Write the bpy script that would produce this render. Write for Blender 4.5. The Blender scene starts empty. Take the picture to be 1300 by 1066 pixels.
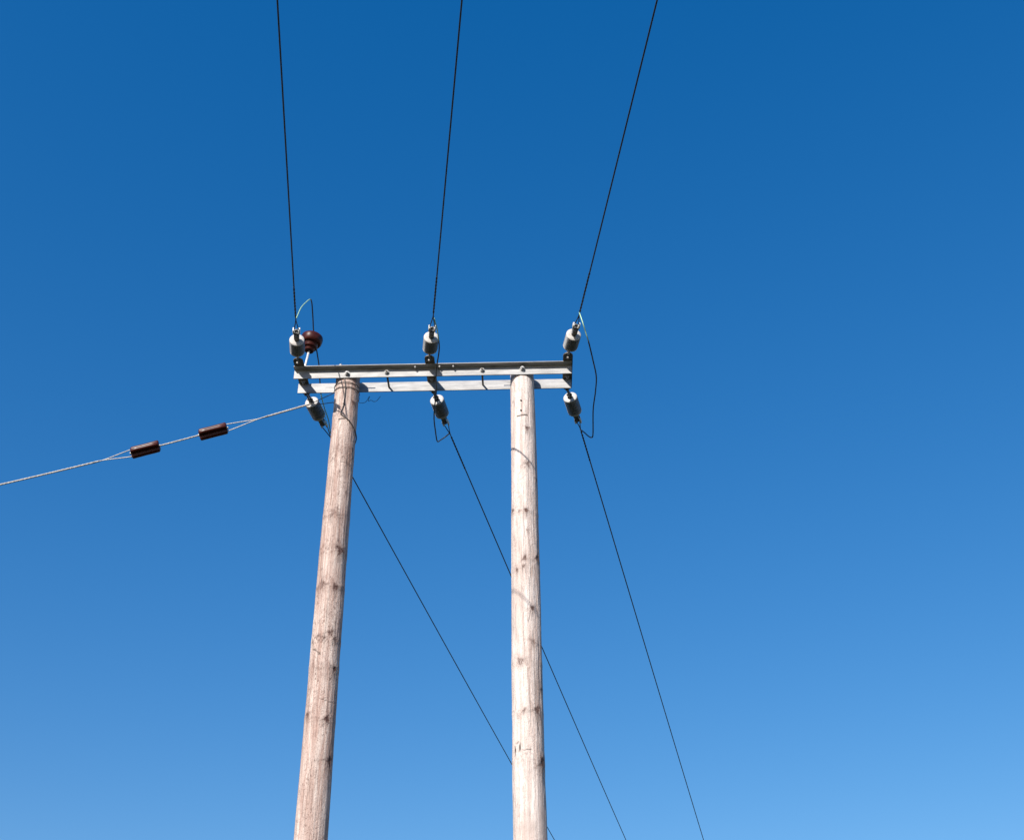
import bpy, math, random
import numpy as np
from mathutils import Vector, Matrix
random.seed(7)
R = math.radians
S = bpy.context.scene
COL = S.collection

# ------------------------------------------------------------------ camera
cd = bpy.data.cameras.new('camera')
cam = bpy.data.objects.new('camera', cd)
COL.objects.link(cam)
S.camera = cam
cd.sensor_fit = 'HORIZONTAL'
cd.sensor_width = 36.0
cd.lens = 36.0 * 1600.0 / 1300.0
cd.shift_y = -45.0 / 1300.0
cd.clip_start = 0.05
cd.clip_end = 5000
TH, RO = R(35.8), R(0.72)
fw = Vector((0, math.cos(TH), math.sin(TH)))
r0 = Vector((1, 0, 0))
u0 = Vector((0, -math.sin(TH), math.cos(TH)))
rr = math.cos(RO) * r0 - math.sin(RO) * u0
uu = math.sin(RO) * r0 + math.cos(RO) * u0
m = Matrix((rr, uu, -fw)).transposed().to_4x4()
m.translation = Vector((0, 0, 1.6))
cam.matrix_world = m

# ------------------------------------------------------------------ sky and sun
SUN_EL, SUN_AZ = 32.5, 208.0         # azimuth clockwise from +Y
w = bpy.data.worlds.new('World')
S.world = w
w.use_nodes = True
wn = w.node_tree
bg = wn.nodes['Background']
sky = wn.nodes.new('ShaderNodeTexSky')
sky.sky_type = 'NISHITA'
sky.sun_disc = False
sky.sun_elevation = R(SUN_EL)
sky.sun_rotation = R(SUN_AZ)
sky.altitude = 0
sky.air_density = 1.0
sky.dust_density = 0.3
sky.ozone_density = 3.0
hs = wn.nodes.new('ShaderNodeHueSaturation')
hs.inputs['Saturation'].default_value = 1.32
wn.links.new(sky.outputs[0], hs.inputs['Color'])
# the camera's colour response: one power curve per channel, over the whole sky alike
spl = wn.nodes.new('ShaderNodeSeparateColor')
cmb = wn.nodes.new('ShaderNodeCombineColor')
wn.links.new(hs.outputs[0], spl.inputs[0])
for i, (gain, power) in enumerate(((1.22, 1.0), (1.03, 0.93), (1.45, 0.73))):
    pw = wn.nodes.new('ShaderNodeMath'); pw.operation = 'POWER'; pw.inputs[1].default_value = power
    ml = wn.nodes.new('ShaderNodeMath'); ml.operation = 'MULTIPLY'; ml.inputs[1].default_value = gain
    wn.links.new(spl.outputs[i], pw.inputs[0])
    wn.links.new(pw.outputs[0], ml.inputs[0])
    if i == 0:                                           # red toe
        tb = wn.nodes.new('ShaderNodeMath'); tb.operation = 'SUBTRACT'; tb.inputs[1].default_value = 0.10
        mx = wn.nodes.new('ShaderNodeMath'); mx.operation = 'MAXIMUM'; mx.inputs[1].default_value = 0.0
        wn.links.new(ml.outputs[0], tb.inputs[0]); wn.links.new(tb.outputs[0], mx.inputs[0])
        ml = mx
    wn.links.new(ml.outputs[0], cmb.inputs[i])
wn.links.new(cmb.outputs[0], bg.inputs[0])
bg.inputs[1].default_value = 0.104
sl = bpy.data.lights.new('sun', 'SUN')
sl.energy = 4.8
sl.angle = R(0.53)
sl.color = (1.0, 0.95, 0.88)
so = bpy.data.objects.new('sun', sl)
COL.objects.link(so)
sd = Vector((math.sin(R(SUN_AZ)) * math.cos(R(SUN_EL)), math.cos(R(SUN_AZ)) * math.cos(R(SUN_EL)), math.sin(R(SUN_EL))))
so.rotation_euler = sd.to_track_quat('Z', 'Y').to_euler()
S.view_settings.view_transform = 'Standard'
S.view_settings.look = 'None'
S.view_settings.exposure = 0.6
S.view_settings.gamma = 1
S.view_settings.use_curve_mapping = False

# ------------------------------------------------------------------ local frame of the pole pair
# s runs along the crossarms, t away from the viewer, z up
YAW, Y0 = -0.0112, 8.63
CY, SY = math.cos(YAW), math.sin(YAW)
def W(s, t, z):
    return Vector((CY * s - SY * t, Y0 + SY * s + CY * t, z))
def WV(ds, dt, dz):
    return Vector((CY * ds - SY * dt, SY * ds + CY * dt, dz))

# ------------------------------------------------------------------ materials
def mat(name, col, rough=0.6, metal=0.0, var=0.25, scale=(30, 30, 30), bump=0.15, bscale=120, col2=None, coat=0.0, spec=0.5):
    m = bpy.data.materials.new(name)
    m.use_nodes = True
    n = m.node_tree
    b = n.nodes['Principled BSDF']
    tc = n.nodes.new('ShaderNodeTexCoord')
    mp = n.nodes.new('ShaderNodeMapping')
    mp.inputs['Scale'].default_value = scale
    n.links.new(tc.outputs['Object'], mp.inputs[0])
    ns = n.nodes.new('ShaderNodeTexNoise')
    ns.inputs['Scale'].default_value = 1.0
    ns.inputs['Detail'].default_value = 6
    n.links.new(mp.outputs[0], ns.inputs[0])
    cr = n.nodes.new('ShaderNodeValToRGB')
    c2 = col2 or tuple(c * (1 - var) for c in col)
    cr.color_ramp.elements[0].position = 0.32
    cr.color_ramp.elements[1].position = 0.68
    cr.color_ramp.elements[0].color = (*c2, 1)
    cr.color_ramp.elements[1].color = (*[min(1, c * (1 + var * 0.5)) for c in col], 1)
    n.links.new(ns.outputs[0], cr.inputs[0])
    n.links.new(cr.outputs[0], b.inputs['Base Color'])
    b.inputs['Metallic'].default_value = metal
    rg = n.nodes.new('ShaderNodeMapRange')
    rg.inputs[3].default_value = max(0.02, rough - 0.12)
    rg.inputs[4].default_value = min(1, rough + 0.12)
    n.links.new(ns.outputs[0], rg.inputs[0])
    n.links.new(rg.outputs[0], b.inputs['Roughness'])
    b.inputs['Coat Weight'].default_value = coat
    b.inputs['Specular IOR Level'].default_value = spec
    if bump:
        nb = n.nodes.new('ShaderNodeTexNoise')
        nb.inputs['Scale'].default_value = bscale
        nb.inputs['Detail'].default_value = 5
        n.links.new(tc.outputs['Object'], nb.inputs[0])
        bp = n.nodes.new('ShaderNodeBump')
        bp.inputs['Strength'].default_value = bump
        bp.inputs['Distance'].default_value = 0.01
        n.links.new(nb.outputs[0], bp.inputs['Height'])
        n.links.new(bp.outputs[0], b.inputs['Normal'])
    return m

M = {}
M['galv'] = mat('galvanised_steel', (0.37, 0.362, 0.355), 0.62, 0.25, 0.36, (7, 40, 40), 0.12, 150)
M['galv_dull'] = mat('dull_galvanised_steel', (0.13, 0.12, 0.10), 0.65, 0.25, 0.45, (40, 40, 40), 0.2, 150, col2=(0.06, 0.045, 0.03))
M['forged'] = mat('forged_fittings', (0.20, 0.19, 0.18), 0.5, 0.4, 0.4, (60, 60, 60), 0.2, 200)
M['alloy'] = mat('cast_alloy', (0.66, 0.65, 0.62), 0.45, 0.3, 0.2, (60, 60, 60), 0.15, 200)
M['polymer'] = mat('grey_insulator_body', (0.20, 0.20, 0.205), 0.42, 0.0, 0.2, (50, 50, 50), 0.1, 200)
M['endcap'] = mat('pale_end_plate', (0.50, 0.47, 0.44), 0.6, 0.0, 0.18, (50, 50, 50), 0.1, 200)
M['brown'] = mat('brown_glazed_porcelain', (0.055, 0.010, 0.007), 0.36, 0.0, 0.35, (25, 25, 25), 0.0, 60, coat=0.0, spec=0.22)
M['wire'] = mat('weathered_black_conductor', (0.045, 0.047, 0.05), 0.55, 0.3, 0.3, (90, 90, 90), 0.3, 400)
M['bare'] = mat('bare_pale_conductor', (0.36, 0.56, 0.36), 0.5, 0.3, 0.2, (90, 90, 90), 0.2, 400)
M['stay'] = mat('galvanised_stay_strand', (0.46, 0.435, 0.40), 0.5, 0.3, 0.25, (90, 90, 90), 0.35, 350)
M['thin'] = mat('tarnished_tie_wire', (0.10, 0.085, 0.075), 0.5, 0.4, 0.3, (90, 90, 90), 0.2, 400)
M['iron'] = mat('rusty_iron', (0.07, 0.045, 0.035), 0.7, 0.3, 0.4, (90, 90, 90), 0.3, 300)

def wood(name, pale, warm, dark, blot, fleck, seed):
    m = bpy.data.materials.new(name)
    m.use_nodes = True
    n = m.node_tree
    L = n.links.new
    b = n.nodes['Principled BSDF']
    b.inputs['Roughness'].default_value = 0.85
    b.inputs['Specular IOR Level'].default_value = 0.25
    tc = n.nodes.new('ShaderNodeTexCoord')
    def noise(sc, detail=6, dist=0.0, rough=0.55, off=0):
        mp = n.nodes.new('ShaderNodeMapping')
        mp.inputs['Scale'].default_value = sc
        mp.inputs['Location'].default_value = (seed + off, seed * 2.3, seed * 0.7 + off)
        L(tc.outputs['Object'], mp.inputs[0])
        ns = n.nodes.new('ShaderNodeTexNoise')
        ns.inputs['Scale'].default_value = 1
        ns.inputs['Detail'].default_value = detail
        ns.inputs['Roughness'].default_value = rough
        ns.inputs['Distortion'].default_value = dist
        L(mp.outputs[0], ns.inputs[0])
        return ns.outputs[0]
    def rng(v, a, c, lo=0.0, hi=1.0):
        q = n.nodes.new('ShaderNodeMapRange')
        q.inputs[1].default_value = a; q.inputs[2].default_value = c
        q.inputs[3].default_value = lo; q.inputs[4].default_value = hi
        L(v, q.inputs[0])
        return q.outputs[0]
    def mix(f, a, c):
        q = n.nodes.new('ShaderNodeMix'); q.data_type = 'RGBA'
        if isinstance(f, float): q.inputs[0].default_value = f
        else: L(f, q.inputs[0])
        for v, k in ((a, 6), (c, 7)):
            if isinstance(v, tuple): q.inputs[k].default_value = (*v, 1)
            else: L(v, q.inputs[k])
        return q.outputs[2]
    def mul(a, c):
        q = n.nodes.new('ShaderNodeMath'); q.operation = 'MULTIPLY'
        L(a, q.inputs[0])
        if isinstance(c, float): q.inputs[1].default_value = c
        else: L(c, q.inputs[1])
        return q.outputs[0]
    def add(a, c):
        q = n.nodes.new('ShaderNodeMath'); q.operation = 'ADD'
        L(a, q.inputs[0]); L(c, q.inputs[1])
        return q.outputs[0]
    grain = noise((42, 42, 2.2), 8, 0.4, 0.65)
    fine = noise((150, 150, 8), 6, 0.2, 0.7, 4)
    streak = noise((16, 16, 0.6), 4, 0.6, 0.5, 9)
    blotch = noise((7, 7, 3.0), 5, 0.5, 0.6, 15)
    fl = noise((70, 70, 42), 5, 1.2, 0.7, 21)
    flmask = noise((9, 9, 4), 4, 0.3, 0.6, 33)
    c = mix(rng(grain, 0.38, 0.60), warm, pale)
    c = mix(mul(rng(streak, 0.50, 0.68), 0.5), c, warm)
    c = mix(mul(rng(blotch, 0.50, 0.70), blot), c, tuple(0.62 * x for x in warm))
    c = mix(mul(rng(fine, 0.53, 0.68), 0.6), c, tuple(0.5 * x for x in warm))
    c = mix(mul(mul(rng(fl, 0.51, 0.62), rng(flmask, 0.36, 0.56)), fleck), c, tuple(0.35 * x + 0.65 * y for x, y in zip(warm, dark)))
    speck = noise((210, 210, 150), 3, 0.8, 0.6, 41)
    c = mix(mul(rng(speck, 0.60, 0.70), fleck), c, dark)
    at = n.nodes.new('ShaderNodeAttribute')
    at.attribute_name = 'wear'
    sp = n.nodes.new('ShaderNodeSeparateColor')
    L(at.outputs['Color'], sp.inputs[0])
    # R knots, G cracks and gouges, B peeled or rubbed patches
    kn = mul(sp.outputs[0], rng(fl, 0.25, 0.60, 0.55, 1.25))
    c = mix(mul(sp.outputs[2], 0.75), c, (0.33, 0.205, 0.15))
    kc = n.nodes.new('ShaderNodeClamp'); L(kn, kc.inputs[0])
    c = mix(kc.outputs[0], c, dark)
    c = mix(sp.outputs[1], c, (0.035, 0.025, 0.02))
    L(c, b.inputs['Base Color'])
    h = add(add(mul(grain, 1.0), mul(fine, 0.6)), mul(fl, 0.9))
    bp = n.nodes.new('ShaderNodeBump')
    bp.inputs['Strength'].default_value = 0.85
    bp.inputs['Distance'].default_value = 0.006
    L(h, bp.inputs['Height'])
    L(bp.outputs[0], b.inputs['Normal'])
    return m
M['wood_rough'] = wood('weathered_pine_rough', (0.63, 0.525, 0.465), (0.40, 0.27, 0.225), (0.075, 0.036, 0.030), 0.45, 0.85, 3.0)
M['wood_pale'] = wood('weathered_pine_pale', (0.72, 0.64, 0.59), (0.53, 0.415, 0.365), (0.11, 0.06, 0.048), 0.40, 0.45, 11.0)

# ------------------------------------------------------------------ mesh helpers
class MB:
    def __init__(self):
        self.v = []; self.f = []; self.s = []
    def add(self, v, f, smooth=False):
        o = len(self.v)
        self.v += [Vector(p) for p in v]
        self.f += [tuple(i + o for i in q) for q in f]
        self.s += [smooth] * len(f)
        return self
    def box(self, c, size, ax=None, bev=0.0):
        c = Vector(c)
        ax = ax or (Vector((1, 0, 0)), Vector((0, 1, 0)), Vector((0, 0, 1)))
        hx, hy, hz = [q / 2 for q in size]
        P = [c + ax[0] * (sx * hx) + ax[1] * (sy * hy) + ax[2] * (sz * hz) for sx in (-1, 1) for sy in (-1, 1) for sz in (-1, 1)]
        return self.add(P, [(0, 1, 3, 2), (4, 6, 7, 5), (0, 4, 5, 1), (2, 3, 7, 6), (0, 2, 6, 4), (1, 5, 7, 3)])
    def prism(self, poly, a, ax, ay, depth):
        """poly of (x, y) in the plane a+ax*x+ay*y, extruded along depth vector"""
        a = Vector(a); n = len(poly)
        P = [a + ax * x + ay * y for x, y in poly]
        P += [p + depth for p in P]
        F = [tuple(range(n - 1, -1, -1)), tuple(range(n, 2 * n))]
        F += [(i, (i + 1) % n, n + (i + 1) % n, n + i) for i in range(n)]
        return self.add(P, F)
    def cyl(self, a, b, r, r2=None, n=16, smooth=True):
        a = Vector(a); b = Vector(b); r2 = r if r2 is None else r2
        d = (b - a).normalized()
        x = d.orthogonal().normalized(); y = d.cross(x)
        P = []
        for c, q in ((a, r), (b, r2)):
            P += [c + (x * math.cos(2 * math.pi * i / n) + y * math.sin(2 * math.pi * i / n)) * q for i in range(n)]
        self.add(P, [(i, (i + 1) % n, n + (i + 1) % n, n + i) for i in range(n)], smooth)
        o = len(self.v) - 2 * n
        self.f += [tuple(o + i for i in range(n - 1, -1, -1)), tuple(o + n + i for i in range(n))]
        self.s += [False, False]
        return self
    def lathe(self, prof, o=(0, 0, 0), n=40, ax=None):
        """prof of (r, z) round local z"""
        o = Vector(o)
        ax = ax or (Vector((1, 0, 0)), Vector((0, 1, 0)), Vector((0, 0, 1)))
        P = []; F = []
        for r, z in prof:
            P += [o + ax[0] * (r * math.cos(2 * math.pi * i / n)) + ax[1] * (r * math.sin(2 * math.pi * i / n)) + ax[2] * z for i in range(n)]
        for k in range(len(prof) - 1):
            F += [(k * n + i, k * n + (i + 1) % n, (k + 1) * n + (i + 1) % n, (k + 1) * n + i) for i in range(n)]
        self.add(P, F, True)
        return self
    def tube(self, pts, r, n=8, closed=False):
        pts = [Vector(p) for p in pts]
        rs = r if isinstance(r, (list, tuple)) else [r] * len(pts)
        T = []
        for i in range(len(pts)):
            a = pts[max(i - 1, 0)]; b = pts[min(i + 1, len(pts) - 1)]
            T.append((b - a).normalized())
        x = T[0].orthogonal().normalized()
        P = []
        for p, t, q in zip(pts, T, rs):
            x = (x - t * x.dot(t)).normalized()
            y = t.cross(x)
            P += [p + (x * math.cos(2 * math.pi * i / n) + y * math.sin(2 * math.pi * i / n)) * q for i in range(n)]
        k = len(pts)
        F = [(j * n + i, j * n + (i + 1) % n, (j + 1) * n + (i + 1) % n, (j + 1) * n + i) for j in range(k - 1) for i in range(n)]
        self.add(P, F, True)
        o = len(self.v) - k * n
        self.f += [tuple(o + i for i in range(n - 1, -1, -1)), tuple(o + (k - 1) * n + i for i in range(n))]
        self.s += [False, False]
        return self
    def nut(self, c, d, r=0.016, h=0.014, stud=0.012, washer=True):
        """washer, hexagonal nut and stud end along d from c"""
        c = Vector(c); d = Vector(d).normalized()
        x = d.orthogonal().normalized(); y = d.cross(x)
        a = c
        if washer:
            self.cyl(c, c + d * 0.004, r * 1.35, n=20)
            a = c + d * 0.004
        hexa = [(r * math.cos(math.pi / 3 * i), r * math.sin(math.pi / 3 * i)) for i in range(6)]
        self.prism(hexa, a, x, y, d * h)
        self.cyl(a + d * h, a + d * (h + stud), r * 0.52, n=12)
        return self
    def mesh(self, name, origin=None):
        me = bpy.data.meshes.new(name)
        o = Vector(origin) if origin is not None else Vector((0, 0, 0))
        me.from_pydata([tuple(p - o) for p in self.v], [], self.f)
        me.update()
        me.polygons.foreach_set('use_smooth', self.s)
        return me

def tag(o, label, cat, group=None, kind=None):
    if label: o['label'] = label
    if cat: o['category'] = cat
    if group: o['group'] = group
    if kind: o['kind'] = kind
    return o
def thing(name, label, cat, loc, group=None, rot=None):
    o = bpy.data.objects.new(name, None)
    o.empty_display_size = 0.1
    COL.objects.link(o)
    o.location = loc
    if rot is not None:
        o.rotation_mode = 'QUATERNION'
        o.rotation_quaternion = rot
    return tag(o, label, cat, group)
def part(name, mb, m, parent, label=None, local=False):
    """mb in world coordinates unless local"""
    org = Vector((0, 0, 0))
    p = parent
    if not local:
        while p is not None:
            org = org + Vector(p.location)
            p = p.parent
    o = bpy.data.objects.new(name, mb.mesh(name, org))
    o.data.materials.append(M[m])
    COL.objects.link(o)
    o.parent = parent
    if label: o['label'] = label
    return o
def copy_tree(o, parent=None):
    c = o.copy()
    COL.objects.link(c)
    c.parent = parent
    for ch in [q for q in list(bpy.data.objects) if q.parent == o]:
        copy_tree(ch, c)
    return c
def spline(pts, k=8):
    """Catmull-Rom through the points"""
    P = [Vector(p) for p in pts]
    P = [P[0] * 2 - P[1]] + P + [P[-1] * 2 - P[-2]]
    out = []
    for i in range(1, len(P) - 2):
        a, b, c, d = P[i - 1:i + 3]
        for j in range(k):
            u = j / k
            out.append(0.5 * ((2 * b) + (c - a) * u + (2 * a - 5 * b + 4 * c - d) * u * u + (3 * b - a - 3 * c + d) * u ** 3))
    out.append(P[-2])
    return out

# ------------------------------------------------------------------ ground
gm = mat('grass', (0.030, 0.035, 0.018), 0.95, 0, 0.4, (0.6, 0.6, 0.6), 0.6, 14, col2=(0.022, 0.024, 0.014), spec=0.1)
g = MB()
N = 48
xs = [math.copysign(abs(u) ** 3 * 1500, u) for u in np.linspace(-1, 1, N)]
P = [(x, y, -0.02 + 0.03 * math.sin(x * 0.31) * math.cos(y * 0.23)) for y in xs for x in xs]
g.add(P, [(j * N + i, j * N + i + 1, (j + 1) * N + i + 1, (j + 1) * N + i) for j in range(N - 1) for i in range(N - 1)], True)
go = bpy.data.objects.new('ground', g.mesh('ground'))
go.data.materials.append(gm)
COL.objects.link(go)
tag(go, 'rough grass field under the pole pair', None, None, 'structure')

# ------------------------------------------------------------------ poles
ZT = 7.982
def rad(z):
    return 0.1 + 0.0037 * (7.84 - z)
def lattice(rs, u, v, nu):
    """value noise, periodic over nu cells in u"""
    tab = rs.rand(512, 512)
    ui = np.floor(u).astype(int); vi = np.floor(v).astype(int)
    fu = u - ui; fv = v - vi
    fu = fu * fu * (3 - 2 * fu); fv = fv * fv * (3 - 2 * fv)
    a = tab[ui % nu, vi % 512]; b = tab[(ui + 1) % nu, vi % 512]
    c = tab[ui % nu, (vi + 1) % 512]; d = tab[(ui + 1) % nu, (vi + 1) % 512]
    return (a * (1 - fu) + b * fu) * (1 - fv) + (c * (1 - fu) + d * fu) * fv
def pole(s0, label, m, seed, knots, cracks, gouges, peels, whorls):
    rs = np.random.RandomState(seed)
    z = np.concatenate([np.linspace(-0.3, 4.2, 60), np.arange(4.206, ZT - 0.012, 0.006), [ZT - 0.009, ZT - 0.003, ZT]])
    NA = 200
    ang = np.linspace(0, 360, NA, endpoint=False)
    Z, A = np.meshgrid(z, ang, indexing='ij')
    u = A / 360.0
    rad0 = rad(Z)
    # warped coordinates so that marks get ragged outlines
    wz = Z + 0.012 * (lattice(rs, u * 40, Z * 38, 40) - 0.5) + 0.02 * (lattice(rs, u * 14, Z * 12, 14) - 0.5)
    wa = A + 10 * (lattice(rs, u * 40, Z * 30, 40) - 0.5) + 8 * (lattice(rs, u * 16, Z * 10 + 9, 16) - 0.5)
    kn = np.zeros_like(Z); ck = np.zeros_like(Z); pl = np.zeros_like(Z); dr = np.zeros_like(Z)
    def dang(a, b): return (a - b + 180) % 360 - 180
    for kz, ka, ks, kd in knots:
        da = np.radians(dang(wa, ka)) * 0.105
        dz = wz - kz
        th_ = np.arctan2(dz, da)
        ks *= 1.12
        q = np.sqrt((da / ks) ** 2 + (dz / (ks * 1.1)) ** 2) * (1 + .22 * np.sin(3 * th_ + kz * 40) + .16 * np.sin(7 * th_ + ka) + .12 * np.sin(13 * th_))
        core = np.clip(1.25 - q, 0, 1) ** 1.2
        halo = np.exp(-(q / 2.3) ** 2)
        tail = np.exp(-(da / (ks * 0.8)) ** 2) * np.exp(-(dz / (ks * 4.5)) ** 2)
        kn = np.maximum(kn, kd * np.clip(core * 1.0 + 0.38 * halo + 0.22 * tail, 0, 1))
        dr += 0.0045 * np.exp(-(q / 1.8) ** 2) * kd - 0.004 * core * kd
    for kz, amp, hw in whorls:                           # rings of small branch scars
        band = np.exp(-((wz - kz) / hw) ** 2)
        ns = lattice(rs, u * 60, Z * 70, 60)
        kn = np.maximum(kn, amp * band * np.clip((ns - 0.42) * 2.4, 0, 1))
        dr += 0.0018 * band
    for (za, aa, zb, ab, wd, dep) in cracks:
        n = 60
        pz = np.linspace(za, zb, n); pa = np.linspace(aa, ab, n)
        jit = np.cumsum(rs.randn(n)) * (0.25 if abs(zb - za) > 0.2 else 0.12)
        pa2 = pa + jit - np.linspace(jit[0], jit[-1], n)
        if abs(zb - za) >= 0.08:                          # lengthwise check
            ai = np.interp(Z, pz if zb > za else pz[::-1], pa2 if zb > za else pa2[::-1])
            tt = (Z - min(za, zb)) / abs(zb - za)
            wid = wd * np.clip(np.sin(np.pi * np.clip(tt, 0, 1)), 0, 1) ** 0.5 + 1e-6
            d = np.abs(np.radians(dang(A, ai)) * 0.105)
            k = np.clip(1.3 - d / wid, 0, 1) * ((tt > 0) & (tt < 1))
        else:                                             # crosswise scratch
            zi = np.interp(A, [min(aa, ab) % 360 if aa * ab >= 0 else 0, 360], [za, zb]) * 0
            a1 = dang(A, aa); span = dang(ab, aa)
            tt = a1 / span if span else a1 * 0
            zi = za + (zb - za) * tt + 0.004 * np.sin(tt * 5 + za * 9)
            k = np.clip(1.3 - np.abs(Z - zi) / wd, 0, 1) * ((tt > 0) & (tt < 1))
        ck = np.maximum(ck, k * dep)
        dr -= 0.003 * k * dep
    for kz, ka, hz, ha, dep in gouges:
        q = np.sqrt((dang(wa, ka) / ha) ** 2 + ((wz - kz) / hz) ** 2)
        k = np.clip(1.4 - q, 0, 1)
        ck = np.maximum(ck, k * dep)
        dr -= 0.006 * k * dep
    for kz, ka, hz, ha, dep in peels:
        q = np.sqrt((dang(wa, ka) / ha) ** 2 + ((wz - kz) / hz) ** 2)
        k = np.clip(1.3 - q, 0, 1) * np.clip(lattice(rs, u * 60, Z * 9, 60) * 1.8 - 0.3, 0, 1)
        pl = np.maximum(pl, k * dep)
        dr -= 0.0015 * k
    # small random checks along the grain
    for _ in range(90):
        z1 = rs.uniform(4.0, 7.7); a1 = rs.uniform(0, 360); ln = rs.uniform(0.06, 0.5)
        sel = (Z > z1) & (Z < z1 + ln)
        drift = rs.uniform(-8, 8)
        ai = a1 + drift * (Z - z1) + 1.2 * np.sin((Z - z1) * 25)
        k = np.clip(1.2 - np.abs(np.radians(dang(A, ai)) * 0.105) / 0.0022, 0, 1) * sel * 0.55
        ck = np.maximum(ck, k)
    # gentle lumps, flattened facets left by the debarker, lengthwise ridges
    dr += 0.006 * (lattice(rs, u * 5, Z * 1.1, 5) - 0.5) + 0.003 * (lattice(rs, u * 11, Z * 3.1, 11) - 0.5)
    dr += 0.0022 * (lattice(rs, u * 46, Z * 2.4, 46) - 0.5) + 0.0012 * (lattice(rs, u * 90, Z * 14, 90) - 0.5)
    top = np.clip((Z - (ZT - 0.012)) / 0.012, 0, 1)
    rr_ = rad0 + dr - 0.012 * top ** 2
    bx = 0.004 * np.sin(Z * 1.1 + seed); by = 0.004 * np.sin(Z * 0.9 + seed * 2)
    fade = np.clip((ZT - Z) / 1.0, 0, 1)
    s = rr_ * np.sin(np.radians(A)) + bx * fade
    t = -rr_ * np.cos(np.radians(A)) + by * fade
    X = CY * s - SY * t; Y = SY * s + CY * t
    nz = len(z)
    V = np.stack([X, Y, Z], -1).reshape(-1, 3)
    ii = np.arange(NA); jj = (ii + 1) % NA
    k = np.arange(nz - 1)[:, None] * NA
    F = np.stack([k + ii, k + jj, k + NA + jj, k + NA + ii], -1).reshape(-1, 4)
    root = thing('wooden_pole', label, 'utility pole', W(s0, 0, 0), 'pair of wooden poles carrying the crossarms')
    me = bpy.data.meshes.new('shaft')
    cap = len(V)
    V = np.vstack([V, [[0, 0, ZT + 0.004]]])
    base = (nz - 1) * NA
    T = [(base + i, base + (i + 1) % NA, cap) for i in range(NA)]
    me.from_pydata(V.tolist(), [], F.tolist() + T)
    me.update()
    me.polygons.foreach_set('use_smooth', [True] * len(me.polygons))
    ca = me.color_attributes.new('wear', 'FLOAT_COLOR', 'POINT')
    C4 = np.stack([kn, ck, pl, np.ones_like(kn)], -1).reshape(-1, 4)
    C4 = np.vstack([C4, [[0.3, 0.2, 0, 1]]])
    ca.data.foreach_set('color', C4.astype(np.float32).ravel())
    me.materials.append(M[m])
    o = bpy.data.objects.new('shaft', me)
    COL.objects.link(o)
    o.parent = root
    return root
SL, SR = -1.3927, 0.0863
poleL = pole(SL, 'left wooden pole, pinkish brown and knotty, with the stay wire looped round its top', 'wood_rough', 5,
     knots=[(6.549, -7, .020, .55), (6.53, 20, .018, .45), (6.226, 37, .027, .95), (5.921, 28, .020, .9), (5.935, -26, .024, .7), (5.549, 26, .017, .85), (5.497, 45, .016, .7),
            (5.266, 49, .018, 1), (4.923, -43, .015, .75), (4.889, 38, .018, 1), (4.604, 57, .024, .9), (7.618, 44, .017, .75),
            (7.165, 61, .012, .8), (7.033, 38, .013, .5), (6.07, -40, .010, .4), (6.30, 30, .012, .5), (6.75, 45, .012, .5)],
     whorls=[(7.16, .35, .03), (7.08, .55, .05), (6.56, .5, .05), (6.24, .6, .05), (5.93, .45, .035), (5.50, .85, .035), (5.30, .3, .03), (4.90, .35, .03), (7.5, .35, .04)],
     cracks=[(5.256, -26, 5.262, 10, .0028, .55), (5.30, 30, 5.28, 58, .003, .8), (5.035, 0, 5.02, 66, .0028, .8), (7.02, 5, 7.0, 74, .003, .7),
             (5.435, -52, 5.373, -6, .006, .75), (7.44, -22, 7.435, 12, .007, 1), (7.86, 30, 7.3, 36, .002, .5), (5.37, -6, 5.33, -10, .004, .6)],
     gouges=[(7.55, -52, .02, 9, .55), (5.415, -38, .01, 7, .8), (5.385, -14, .01, 7, .8)],
     peels=[(7.55, 35, .25, 18, .7), (6.9, 45, .4, 16, .6), (7.66, 20, .08, 14, .4), (4.75, 60, .3, 12, .6), (5.9, -50, .35, 10, .3)])
poleR = pole(SR, 'pale, almost white wooden pole with lengthwise grain, right of the two', 'wood_pale', 12,
     knots=[(7.31, 19, .015, .9), (7.322, 8, .009, .6), (6.96, 13, .014, .85), (6.538, 4, .012, .95), (6.545, -24, .007, .8), (6.565, -62, .012, .9), (6.365, 12, .008, .8),
            (6.119, -3, .013, .9), (6.139, 56, .020, .9), (6.03, -36, .012, .8), (6.053, -7, .011, .7), (5.703, 22, .015, .95), (5.44, 24, .018, .55),
            (5.295, -23, .015, .75), (4.927, 38, .022, .95), (4.92, -13, .010, .75), (4.90, -40, .010, .4), (4.561, 54, .024, .9), (6.85, 62, .01, .6), (5.1, 66, .015, .6)],
     whorls=[(4.93, .3, .03), (5.30, .2, .03), (6.06, .25, .03), (6.54, .2, .02), (4.6, .35, .04)],
     cracks=[(6.90, 21, 6.58, 14, .0028, .6), (6.25, 24, 5.75, 16, .003, .6), (5.7, 20, 5.58, 8, .004, .6), (7.44, -31, 7.438, 24, .007, 1), (7.8, 38, 7.2, 42, .002, .6),
             (5.35, 28, 4.75, 30, .003, .55), (4.645, -20, 4.64, 12, .003, .8), (5.2, 8, 4.7, 12, .002, .5), (4.88, 34, 4.74, 50, .004, .6)],
     gouges=[(4.66, -30, .03, 4.5, 1), (4.645, -56, .03, 5, 1), (4.70, -42, .008, 9, .5), (7.60, -54, .012, 5, .7)],
     peels=[(6.0, 24, .28, 9, .9), (5.85, 48, .3, 10, .9), (5.45, 30, .16, 16, .7), (4.85, 45, .5, 18, .65), (6.2, 60, .5, 10, .6), (5.3, 55, .4, 12, .6), (5.0, 5, .6, 10, .35), (6.6, 40, .5, 9, .4)])

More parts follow.
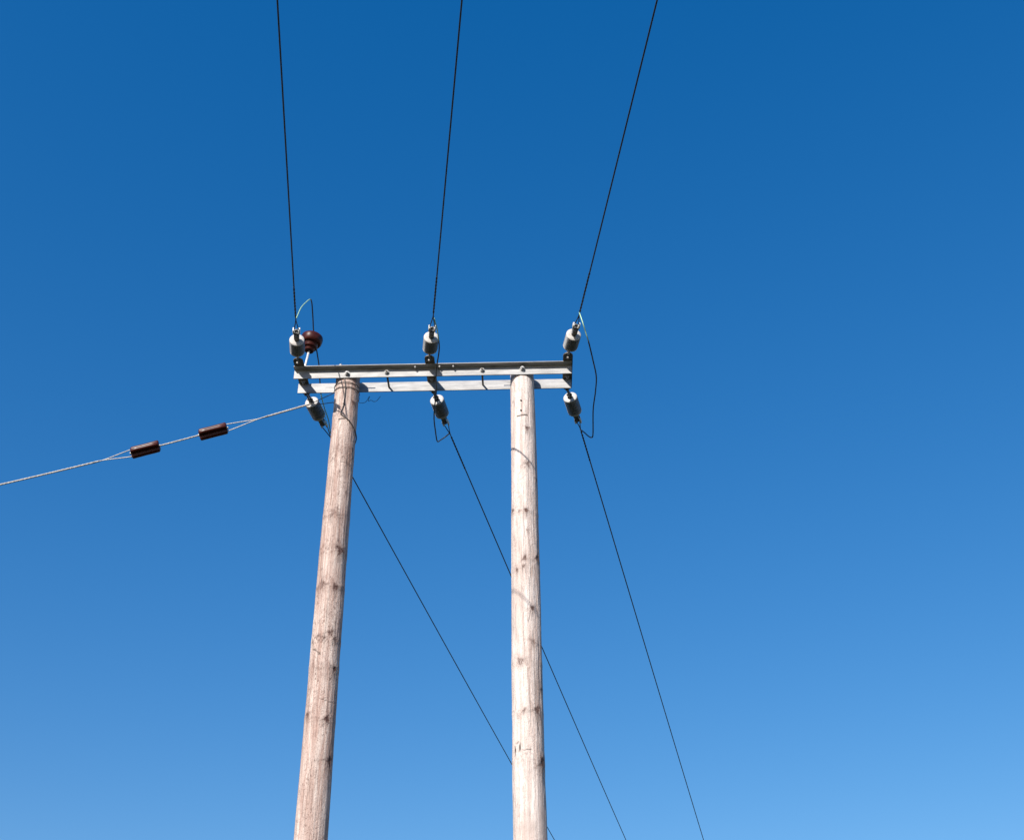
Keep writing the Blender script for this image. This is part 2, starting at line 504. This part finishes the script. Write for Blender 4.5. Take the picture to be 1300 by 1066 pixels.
# nail heads, staples and the earth wire on the left pole
def onpole(s0, z, a, off=0.0):
    r = rad(z) + off
    return W(s0 + r * math.sin(R(a)), -r * math.cos(R(a)), z)
def normal(a):
    return WV(math.sin(R(a)), -math.cos(R(a)), 0)
for z, a in ((7.586, -7), (7.487, -8)):
    p = onpole(SR, z, a, -0.004)
    part('coach_bolt', MB().cyl(p, p + normal(a) * 0.012, 0.0085, 0.007, 12), 'iron', poleR)
for z, a in ((7.753, 1), (7.583, 0), (7.482, -8)):
    p = onpole(SL, z, a, -0.004)
    part('staple', MB().cyl(p, p + normal(a) * 0.017, 0.0085, 0.007, 10), 'iron', poleL)
E_ = [onpole(SL, *q, .007) for q in ((7.86, -10), (7.82, -4), (7.753, 1), (7.68, 2), (7.583, 0), (7.53, -5), (7.482, -9), (7.455, 8), (7.42, 30), (7.385, 48), (7.355, 66), (7.32, 95), (7.29, 125))]
ew = thing('earth_wire', 'thin dark wire stapled down the left wooden pole below the crossarm', 'wire', E_[0])
part('strand', MB().tube(spline(E_), .0042, 8), 'thin', ew)

# ------------------------------------------------------------------ crossarm frame
ZB, ZA = 7.850, 7.945
S0, S1 = -1.832, 0.505
cf = thing('crossarm_frame', 'galvanised steel double crossarm bolted across the tops of both wooden poles', 'crossarm', W((S0 + S1) / 2, 0, ZB))
aS, aT, aZ = WV(1, 0, 0), WV(0, 1, 0), Vector((0, 0, 1))
def angle(side, slots):
    """L section: web against the poles, flange on top pointing outwards; slots are real openings"""
    mb = MB()
    th = 0.009
    tw = side * (0.100 + th / 2)
    def web(a, b, z0, z1):
        mb.box(W((a + b) / 2, tw, (z0 + z1) / 2), (b - a, th, z1 - z0), (aS, aT, aZ))
    cuts = [S0]
    for a, b in slots:
        web(cuts[-1], a, ZB, ZA)
        web(a, b, ZB, 7.883)
        web(a, b, 7.892, ZA)
        cuts.append(b)
    web(cuts[-1], S1, ZB, ZA)
    # slightly rounded flange toe
    a, b = 0.109, 0.160
    poly = [(a, ZA - th), (b - .003, ZA - th), (b, ZA - th + .003), (b, ZA - .002), (b - .002, ZA), (a, ZA)]
    poly = [(q[0] * side, q[1]) for q in poly]
    mb.prism(poly, W(S0, 0, 0), aT, aZ, aS * (S1 - S0))
    # root fillet
    mb.prism([(side * .109, ZA - th), (side * .109, ZA - th - .006), (side * .115, ZA - th)], W(S0, 0, 0), aT, aZ, aS * (S1 - S0))
    return mb
near = part('angle_beam', angle(-1, []), 'galv', cf)
farb = part('angle_beam', angle(1, [(-1.245, -1.168), (-0.070, 0.005)]), 'galv', cf)
for s, zz in ((SL + .008, 7.887), (SR + .003, 7.903)):        # bolts through the poles
    part('nut', MB().nut(W(s, -.109, zz), WV(0, -1, 0), .019, .016, .014), 'galv', near)
    part('nut', MB().nut(W(s, .109, zz), WV(0, 1, 0), .019, .016, .02), 'galv', farb)
for s, zz in ((-1.052, 7.893), (-.249, 7.897)):
    part('spacer_rod', MB().cyl(W(s, -.135, zz), W(s, .150, zz), .0085, n=12), 'galv_dull', cf)
    part('nut', MB().nut(W(s, -.109, zz), WV(0, -1, 0), .017, .014, .004), 'galv', near)
    part('nut', MB().nut(W(s, .109, zz), WV(0, 1, 0), .017, .014, .004), 'galv', farb)
for s in (-.81, -.605, -.49):
    part('nut', MB().nut(W(s, -.138, ZA - .009), Vector((0, 0, -1)), .010, .012, .008), 'galv', near)
part('nut', MB().nut(W(-1.44, -.140, ZA), Vector((0, 0, 1)), .013, .012, .006), 'galv', near)
part('nut', MB().nut(W(-1.60, .138, ZA), Vector((0, 0, 1)), .013, .012, .006), 'galv', farb)
def strap(s, w=.082, L=.262, skew=0.0):
    n = 10
    poly = []
    for sgn in (1, -1):
        for i in range(n + 1):
            a = -math.pi / 2 + math.pi * i / n if sgn > 0 else math.pi / 2 + math.pi * i / n
            poly.append(((w / 2) * math.sin(a) * (1 if sgn > 0 else 1), sgn * (L - w / 2) + (w / 2) * math.cos(a)))
    # outline in (s, t)
    pts = []
    for i in range(n + 1):
        a = math.pi * i / n
        pts.append((w / 2 * math.cos(a), L - w / 2 + w / 2 * math.sin(a)))
    for i in range(n + 1):
        a = math.pi + math.pi * i / n
        pts.append((w / 2 * math.cos(a), -(L - w / 2) + w / 2 * math.sin(a)))
    ds = aS * math.cos(skew) - aT * math.sin(skew)
    dt = aS * math.sin(skew) + aT * math.cos(skew)
    mb = MB().prism(pts, W(s, 0, ZA + .001), ds, dt, Vector((0, 0, .010)))
    o = part('strap_plate', mb, 'galv_dull', cf)
    part('nut', MB().nut(W(s, .062, ZA + .001), Vector((0, 0, -1)), .014, .013, .012), 'galv', o)
    part('nut', MB().nut(W(s, -.135, ZA + .011), Vector((0, 0, 1)), .015, .013, .012), 'galv', o)
    part('nut', MB().nut(W(s, .135, ZA + .011), Vector((0, 0, 1)), .015, .013, .012), 'galv', o)
    return o
STR = (-1.785, -.685, .473)
for s in STR: strap(s)

# ------------------------------------------------------------------ strain insulators (local z runs from the crossarm out along the line)
X, Y, Z3 = Vector((1, 0, 0)), Vector((0, 1, 0)), Vector((0, 0, 1))
def ushape(w, L, r, k=14, open_dir=1):
    """U bend in the x-z plane, closed end at z=0"""
    pts = [(w / 2, 0, L)]
    for i in range(k + 1):
        a = math.pi * i / k
        pts.append((w / 2 * math.cos(a), 0, w / 2 - w / 2 * math.sin(a)))
    pts.append((-w / 2, 0, L))
    return pts
def insulator(name, blen, b0, L, root):
    # shackle round the strap plate end
    mb = MB().tube([(0, p[0], p[2]) for p in [(q[0], 0, b0 - .012 - q[2]) for q in ushape(.034, b0 - .0, .007)]], .0075, 10)
    mb.cyl((0, -.030, -.012), (0, .030, -.012), .0085, n=12)
    mb.nut((0, .026, -.012), Y, .012, .010, .006, False)
    part('shackle', mb, 'forged', root, local=True)
    # tongue between shackle and body
    mb = MB().box((0, 0, b0 - .022), (.036, .016, .052)).cyl((0, 0, b0 - .004), (0, 0, b0 + .004), .024, n=20)
    mb.cyl((-.024, 0, b0 - .028), (.024, 0, b0 - .028), .008, n=12)
    part('end_fitting', mb, 'forged', root, local=True)
    # end plate, ribbed body, end plate
    rc, rs_ = .034, .0625
    part('end_plate', MB().lathe([(0, b0), (.040, b0), (rs_ - .004, b0 + .003), (rs_ - .001, b0 + .008), (rs_ - .003, b0 + .014), (rc, b0 + .016)], n=48), 'endcap', root, local=True)
    prof = [(rc, b0 + .015)]
    nsh = 6
    a0, a1 = b0 + .018, b0 + blen - .018
    for i in range(nsh):
        z = a0 + (a1 - a0) * i / nsh
        h = (a1 - a0) / nsh
        prof += [(rc, z), (rc + .002, z + h * .18), (rs_ - .003, z + h * .34), (rs_, z + h * .42), (rs_ - .001, z + h * .52), (rc + .010, z + h * .66), (rc, z + h * .80)]
    prof.append((rc, b0 + blen - .015))
    part('ribbed_body', MB().lathe(prof, n=48), 'polymer', root, local=True)
    e = b0 + blen
    part('end_plate', MB().lathe([(rc, e - .016), (rs_ - .003, e - .014), (rs_ - .001, e - .008), (rs_ - .004, e - .003), (.040, e), (0, e)], n=48), 'endcap', root, local=True)
    # clevis with pin
    c0 = e
    mb = MB().cyl((0, 0, c0 - .002), (0, 0, c0 + .014), .022, .018, 20)
    mb.box((0, 0, c0 + .028), (.040, .026, .042))
    for sy in (-1, 1):
        mb.box((0, sy * .019, c0 + .058), (.040, .010, .064))
        mb.cyl((0, sy * .014, c0 + .090), (0, sy * .024, c0 + .090), .020, n=20)
    mb.cyl((0, -.034, c0 + .084), (0, .030, c0 + .084), .008, n=14)
    mb.nut((0, .026, c0 + .084), Y, .012, .010, .006, False)
    part('clevis', mb, 'forged', root, local=True)
    # grooved thimble the grip passes round
    t0 = c0 + .080
    pts = ushape(.042, .062, .01)
    th = MB()
    for off, rr2 in ((-.009, .0075), (.009, .0075), (0, .0075)):
        th.tube([(p[0] * (1.10 if off else 1.0), off, t0 + p[2] - (.003 if off else 0)) for p in pts], rr2, 8)
    part('thimble', th, 'alloy', root, local=True)
    return root

NEAR_Y, FAR_Y = 173.5, 12.2
NA_, FA_ = .03, .07
def hdir(deg): return Vector((math.sin(R(deg)), math.cos(R(deg)), 0))
nearEnd = [(-1.725, -.707, 7.945), (-.622, -.723, 7.945), (.544, -.697, 7.945)]
farEnd = [(-1.662, .773, 7.88), (-.585, .746, 7.88), (.585, .697, 7.88)]
NL = ['leftmost upper grey ribbed insulator, in front of the brown porcelain one',
      'middle upper grey ribbed insulator, above the crossarm between the poles',
      'rightmost upper grey ribbed insulator, above the right end of the crossarm']
FL = ['leftmost lower grey ribbed insulator, crossed by the stay wire beside the left pole',
      'middle lower grey ribbed insulator, below the crossarm between the poles',
      'rightmost lower grey ribbed insulator, below the right end of the crossarm']
def chain_set(ends, tside, blen, b0, labels, group):
    proto = None
    for i, (s, e) in enumerate(zip(STR, ends)):
        a = W(s, tside * .243, ZA + .006)
        b = W(*e)
        d = (b - a)
        q = d.to_track_quat('Z', 'Y')
        # roll so that local x stays horizontal
        zz = d.normalized(); xx = zz.cross(Vector((0, 0, 1))).normalized(); yy = zz.cross(xx)
        q = Matrix((xx, yy, zz)).transposed().to_quaternion()
        if proto is None:
            o = thing('strain_insulator', labels[i], 'insulator', a, group, q)
            insulator('strain_insulator', blen, b0, d.length, o)
            proto = o
        else:
            o = copy_tree(proto)
            o.location = a
            o.rotation_quaternion = q
            o['label'] = labels[i]
bpy.context.view_layer.update()
chain_set(nearEnd, -1, .168, .106, NL, 'grey strain insulators on the camera side of the crossarm')
chain_set(farEnd, 1, .198, .115, FL, 'grey strain insulators on the far side of the crossarm')

# ------------------------------------------------------------------ line conductors with helical dead-end grips
def conductor(e, sA, deg, a, b, span, label, group, grip):
    P0 = W(*e)
    cdir = (P0 - sA).normalized()
    h = hdir(deg)
    ts = [0.02 + span * (i / 90) ** 2 for i in range(91)]
    def at(t):
        if t < 0: return P0 + cdir * t
        return P0 + h * t + Vector((0, 0, -a * t + b * t * t))
    root = thing('line_conductor', label, 'overhead wire', P0, group)
    part('wire', MB().tube([at(t) for t in [.16] + [q for q in ts if q > .17]], .0056, 10), 'wire', root)
    # grip: two legs from the thimble that close on the wire and wrap round it
    side = h.cross(Vector((0, 0, 1))).normalized()
    up = side.cross(h)
    mb = MB()
    for k in (0, 1):
        pts = []
        for i in range(8):
            u = i / 8
            off = .025 * (1 - u) ** 1.3 * (1 if k else -1)
            pts.append(at(-.095 + .175 * u) + side * off)
        n = int(grip / .0042)
        for i in range(n):
            t = .08 + grip * i / n
            ph = math.pi * (k) + 2 * math.pi * (t - .08) / .085
            ro = .0040 * min(1, i / 10)
            pts.append(at(t) + side * math.cos(ph) * ro * (1 if True else 0) + up * math.sin(ph) * ro)
        mb.tube(pts, .0043, 6)
    # loop round the thimble
    loop = []
    for i in range(13):
        x = math.pi * i / 12
        loop.append(at(-.095 - .026 * math.sin(x)) + side * (.025 * math.cos(x)))
    mb.tube(loop, .0046, 6)
    part('dead_end_grip', mb, 'wire', root)
    return root
CN = ['left of three dark wires running up out of the picture from the insulators',
      'middle of three dark wires running up out of the picture from the insulators',
      'right of three dark wires running up out of the picture, leaning right']
CF = ['left of three thin wires descending to the right, passing behind the left pole',
      'middle of three thin wires descending to the right, passing behind the right pole',
      'rightmost of three thin descending wires, clear of both poles']
for ss, e, lb, gl in zip(STR, nearEnd, CN, (.42, .50, .52)):
    conductor(e, W(ss, -.243, ZA + .006), NEAR_Y, NA_, .0006, 75, lb, 'line wires on the camera side', gl)
for ss, e, lb, gl in zip(STR, farEnd, CF, (.5, .55, .5)):
    conductor(e, W(ss, .243, ZA + .006), FAR_Y, FA_, .0006, 80, lb, 'line wires on the far side', gl)

# ------------------------------------------------------------------ jumpers
def jumper(pts, n_bare, label, r=.0056, tail=0):
    P = [W(*q) for q in pts]
    sp = spline(P, 8)
    k = n_bare * 8
    root = thing('jumper_wire', label, 'wire', P[0], 'jumper wires linking the two sides of the line')
    e = len(sp) - tail * 8
    part('covered_wire', MB().tube(sp[k:e + (0 if tail else 1)], r, 10), 'wire', root)
    part('bare_end', MB().tube(sp[:k + 1], .0046, 8), 'bare', root)
    if tail:
        part('bare_end', MB().tube(sp[e - 1:], .0046, 8), 'bare', root)
    return root
jumper([(-.611, -.75, 7.955), (-.589, -.68, 7.895), (-.58, -.6, 7.844), (-.583, -.5, 7.817), (-.611, -.35, 7.769), (-.627, -.2, 7.759), (-.638, 0, 7.782),
        (-.658, .15, 7.766), (-.685, .4, 7.775), (-.685, .6, 7.76), (-.680, .76, 7.765), (-.655, .83, 7.826), (-.62, .86, 7.875), (-.572, .80, 7.878)], 2,
       'dark jumper wire hanging in front of the crossarm between the poles, hooking back below')
jumper([(.553, -.8, 7.945), (.577, -.8, 7.834), (.596, -.76, 7.78), (.619, -.7, 7.729), (.661, -.5, 7.683), (.693, -.3, 7.671), (.693, -.1, 7.663), (.682, .15, 7.653),
        (.690, .47, 7.625), (.680, .54, 7.630), (.655, .62, 7.70), (.63, .70, 7.788), (.596, .77, 7.872)], 3,
       'dark jumper wire bowing out clear to the right of the crossarm end')
jl = [(-1.713, -.78, 7.955), (-1.708, -.68, 8.143), (-1.709, -.5, 8.355), (-1.716, -.33, 8.525), (-1.720, -.24, 8.568), (-1.724, -.17, 8.555), (-1.727, -.08, 8.505), (-1.729, .01, 8.440), (-1.701, .10, 8.286), (-1.677, .15, 8.152),
      (-1.672, .2, 8.058), (-1.674, .32, 7.992), (-1.66, .47, 7.945), (-1.64, .6, 7.907), (-1.642, .77, 7.874)]
jumper(jl, 3, 'dark jumper wire arching over the brown porcelain insulator at the left crossarm end', tail=3)

# ------------------------------------------------------------------ brown post insulator
pb, pt_ = W(-1.784, .010, ZA + .011), W(-1.728, .004, 8.425)
d = (pt_ - pb).normalized()
q = d.to_track_quat('Z', 'Y')
Lp = (pt_ - pb).length
pi_ = thing('post_insulator', 'dark brown glazed porcelain insulator standing on the left end of the crossarm', 'insulator', pb, None, q)
h0 = Lp - .200
part('pin', MB().cyl((0, 0, -.02), (0, 0, h0 + .03), .010, n=16).nut((0, 0, 0), Z3, .017, .014, .001), 'alloy', pi_, local=True)
h0 = Lp - .200
prof = [(.012, h0 + .012), (.026, h0 + .010), (.030, h0), (.038, h0 - .002), (.042, h0 + .006), (.044, h0 + .030), (.050, h0 + .034), (.052, h0 + .030), (.058, h0 + .032),
        (.062, h0 + .042), (.064, h0 + .072), (.069, h0 + .077), (.072, h0 + .072), (.082, h0 + .076), (.090, h0 + .090), (.094, h0 + .112), (.095, h0 + .136), (.091, h0 + .152), (.080, h0 + .162),
        (.062, h0 + .168), (.052, h0 + .170), (.050, h0 + .174), (.052, h0 + .180), (.044, h0 + .185), (0, h0 + .186)]
part('porcelain_body', MB().lathe([(r, z) for r, z in prof], n=56), 'brown', pi_, local=True)
part('tie_wire', MB().tube([(.053 * math.cos(a), .053 * math.sin(a), h0 + .174) for a in np.linspace(0, 2 * math.pi, 30)], .003, 6), 'wire', pi_, local=True)

# ------------------------------------------------------------------ stay wire and its two insulators
A0 = Vector((-1.698, 0, 7.661))
def st(s):                     # point on the straight stay at position s
    k = (-1.698 - s)
    if k < 2.5: return W(s, 0, 7.661 - .345 * k + .018 * k * k)
    return W(s, 0, 6.911 - .255 * (k - 2.5))
sw = thing('stay_wire', 'pale stranded steel stay wire from the left pole top running down to the left', 'stay wire', W(-1.698, 0, 7.661))
def strands(s_a, s_b, r=.0028, pitch=.19, nst=6, step=.012):
    mb = MB()
    n = max(2, int(abs(s_b - s_a) / step))
    dd = (st(s_b) - st(s_a)).normalized()
    x = dd.cross(Vector((0, 0, 1))).normalized(); y = dd.cross(x)
    for k in range(nst):
        pts = []
        for i in range(n + 1):
            s = s_a + (s_b - s_a) * i / n
            ph = 2 * math.pi * (k / nst + abs(s - s_a) / pitch)
            pts.append(st(s) + (x * math.cos(ph) + y * math.sin(ph)) * r * 1.75)
        mb.tube(pts, r, 6)
    return mb
IA, IB = -2.474, -3.010                     # insulator centres along the stay
HL = .115
part('strand', strands(-1.69, IA + .42, .0030), 'stay', sw)
part('strand', strands(IA - HL + .01, IB + HL - .01, .0025), 'stay', sw)
part('strand', strands(IB - .36, -4.6, .0028), 'stay', sw)
part('strand', MB().tube([st(s) for s in np.linspace(-4.6, -31.6, 60)], .0062, 8), 'stay', sw)
dd = (st(-4) - st(-2)).normalized()
sx = dd.cross(Vector((0, 1, 0))).normalized()       # across the stay, up and down in the view
if sx.z < 0: sx = -sx
sy = dd.cross(sx).normalized()
def bridle(c, sgn, spread, join):
    """two legs leaving an insulator end and joining on the stay"""
    mb = MB()
    for k in (1, -1):
        a = st(c + sgn * (HL - .02)) + sx * spread * k
        pts = [a, st(c + sgn * HL) + sx * spread * k * .96]
        e = c + sgn * join
        for u in (.3, .6, .85, 1.0):
            p = st(c + sgn * (HL + (join - HL) * u))
            pts.append(p + sx * spread * k * max(0.02, (1 - u)) ** 1.05)
        pts.append(st(e + sgn * .08) + sy * .006 * k)
        mb.tube(spline(pts, 6), .0042, 8)
    return mb
part('loop', bridle(IA, 1, .036, .36), 'stay', sw)
part('loop', bridle(IB, -1, .036, .33), 'stay', sw)
def stay_ins(c, label):
    root = thing('stay_insulator', label, 'insulator', st(c), 'brown stay insulators')
    n = 64
    prof = []
    poly = []
    for i in range(n):
        a = 2 * math.pi * i / n
        r = .044 + .0125 * math.cos(4 * a + .35) - .0030 * math.cos(8 * a + .7)
        poly.append((r * math.cos(a), r * math.sin(a)))
    mb = MB()
    V = []; F = []
    L = HL
    rings = [(-L, .80), (-L + .003, .92), (-L + .010, 1.0), (-L * .5, 1.0), (0, .985), (L * .5, 1.0), (L - .010, 1.0), (L - .003, .92), (L, .80)]
    for z, k in rings:
        V += [st(c) + dd * z + (sx * x + sy * y) * k for x, y in poly]
    for j in range(len(rings) - 1):
        F += [(j * n + i, j * n + (i + 1) % n, (j + 1) * n + (i + 1) % n, (j + 1) * n + i) for i in range(n)]
    F.append(tuple(range(n - 1, -1, -1))); F.append(tuple((len(rings) - 1) * n + i for i in range(n)))
    mb.add(V, F, False)
    mb.s = [True] * (len(mb.s) - 2) + [False] * 2
    part('porcelain_body', mb, 'brown', root)
    # added bright pin in place of the through hole's glint; clip at each end
    for z in (-.035 if c == IA else .035,):
        p = st(c) + dd * z
        part('pin', MB().cyl(p - sy * .050, p + sy * .050, .007, n=14), 'alloy', root)
    for sg in (-1, 1):
        p = st(c) + dd * sg * (L + .001)
        part('ferrule', MB().cyl(p, p + dd * sg * .010, .013, .009, 16), 'alloy', root)
    return root
stay_ins(IA, 'brown grooved porcelain insulator in the stay wire, the one nearer the pole')
stay_ins(IB, 'brown grooved porcelain insulator in the stay wire, the one farther from the pole')
# making-off round the pole
rW = .0032
def ring(z0, z1, a0, a1, off=.006, n=40):
    return [onpole(SL, z0 + (z1 - z0) * i / n, a0 + (a1 - a0) * i / n, off) for i in range(n + 1)]
up1 = [st(-1.70)] + [W(-1.60, -.004, 7.712)] + ring(7.762, 7.756, -84, 90, .007) + ring(7.757, 7.812, 94, 276, .007)[1:] + ring(7.812, 7.800, 280, 440, .007)[1:]
part('pole_wrap', MB().tube(up1, rW, 8), 'thin', sw)
lo = [st(-1.70), W(-1.60, .01, 7.667)] + [onpole(SL, 7.672 + .05 * i / 12, -88 - 15 * i, .006) for i in range(13)]
lo += [W(-1.298, .10, 7.738), W(-1.253, .15, 7.776), W(-1.222, .15, 7.836), W(-1.232, .17, 7.801), W(-1.207, .15, 7.795), W(-1.186, .20, 7.815), W(-1.16, .20, 7.829), W(-1.138, .22, 7.884)]
part('pole_wrap', MB().tube(lo[:15], rW, 8), 'thin', sw)
part('curled_tail', MB().tube(spline(lo[14:], 8), .0022, 6), 'wire', sw)
# fine spiral tie wire beside the left hanging insulator
hx = []
for i in range(70):
    u = i / 69
    p = W(-1.675 + .03 * u, .40 + .22 * u, 7.925 - .06 * u)
    ph = u * 2 * math.pi * 5
    hx.append(p + aS * .008 * math.cos(ph) + aZ * .008 * math.sin(ph))
tw = thing('tie_wire', 'fine spiral tie wire beside the leftmost hanging insulator', 'wire', hx[0])
part('strand', MB().tube(hx, .0018, 6), 'bare', tw)
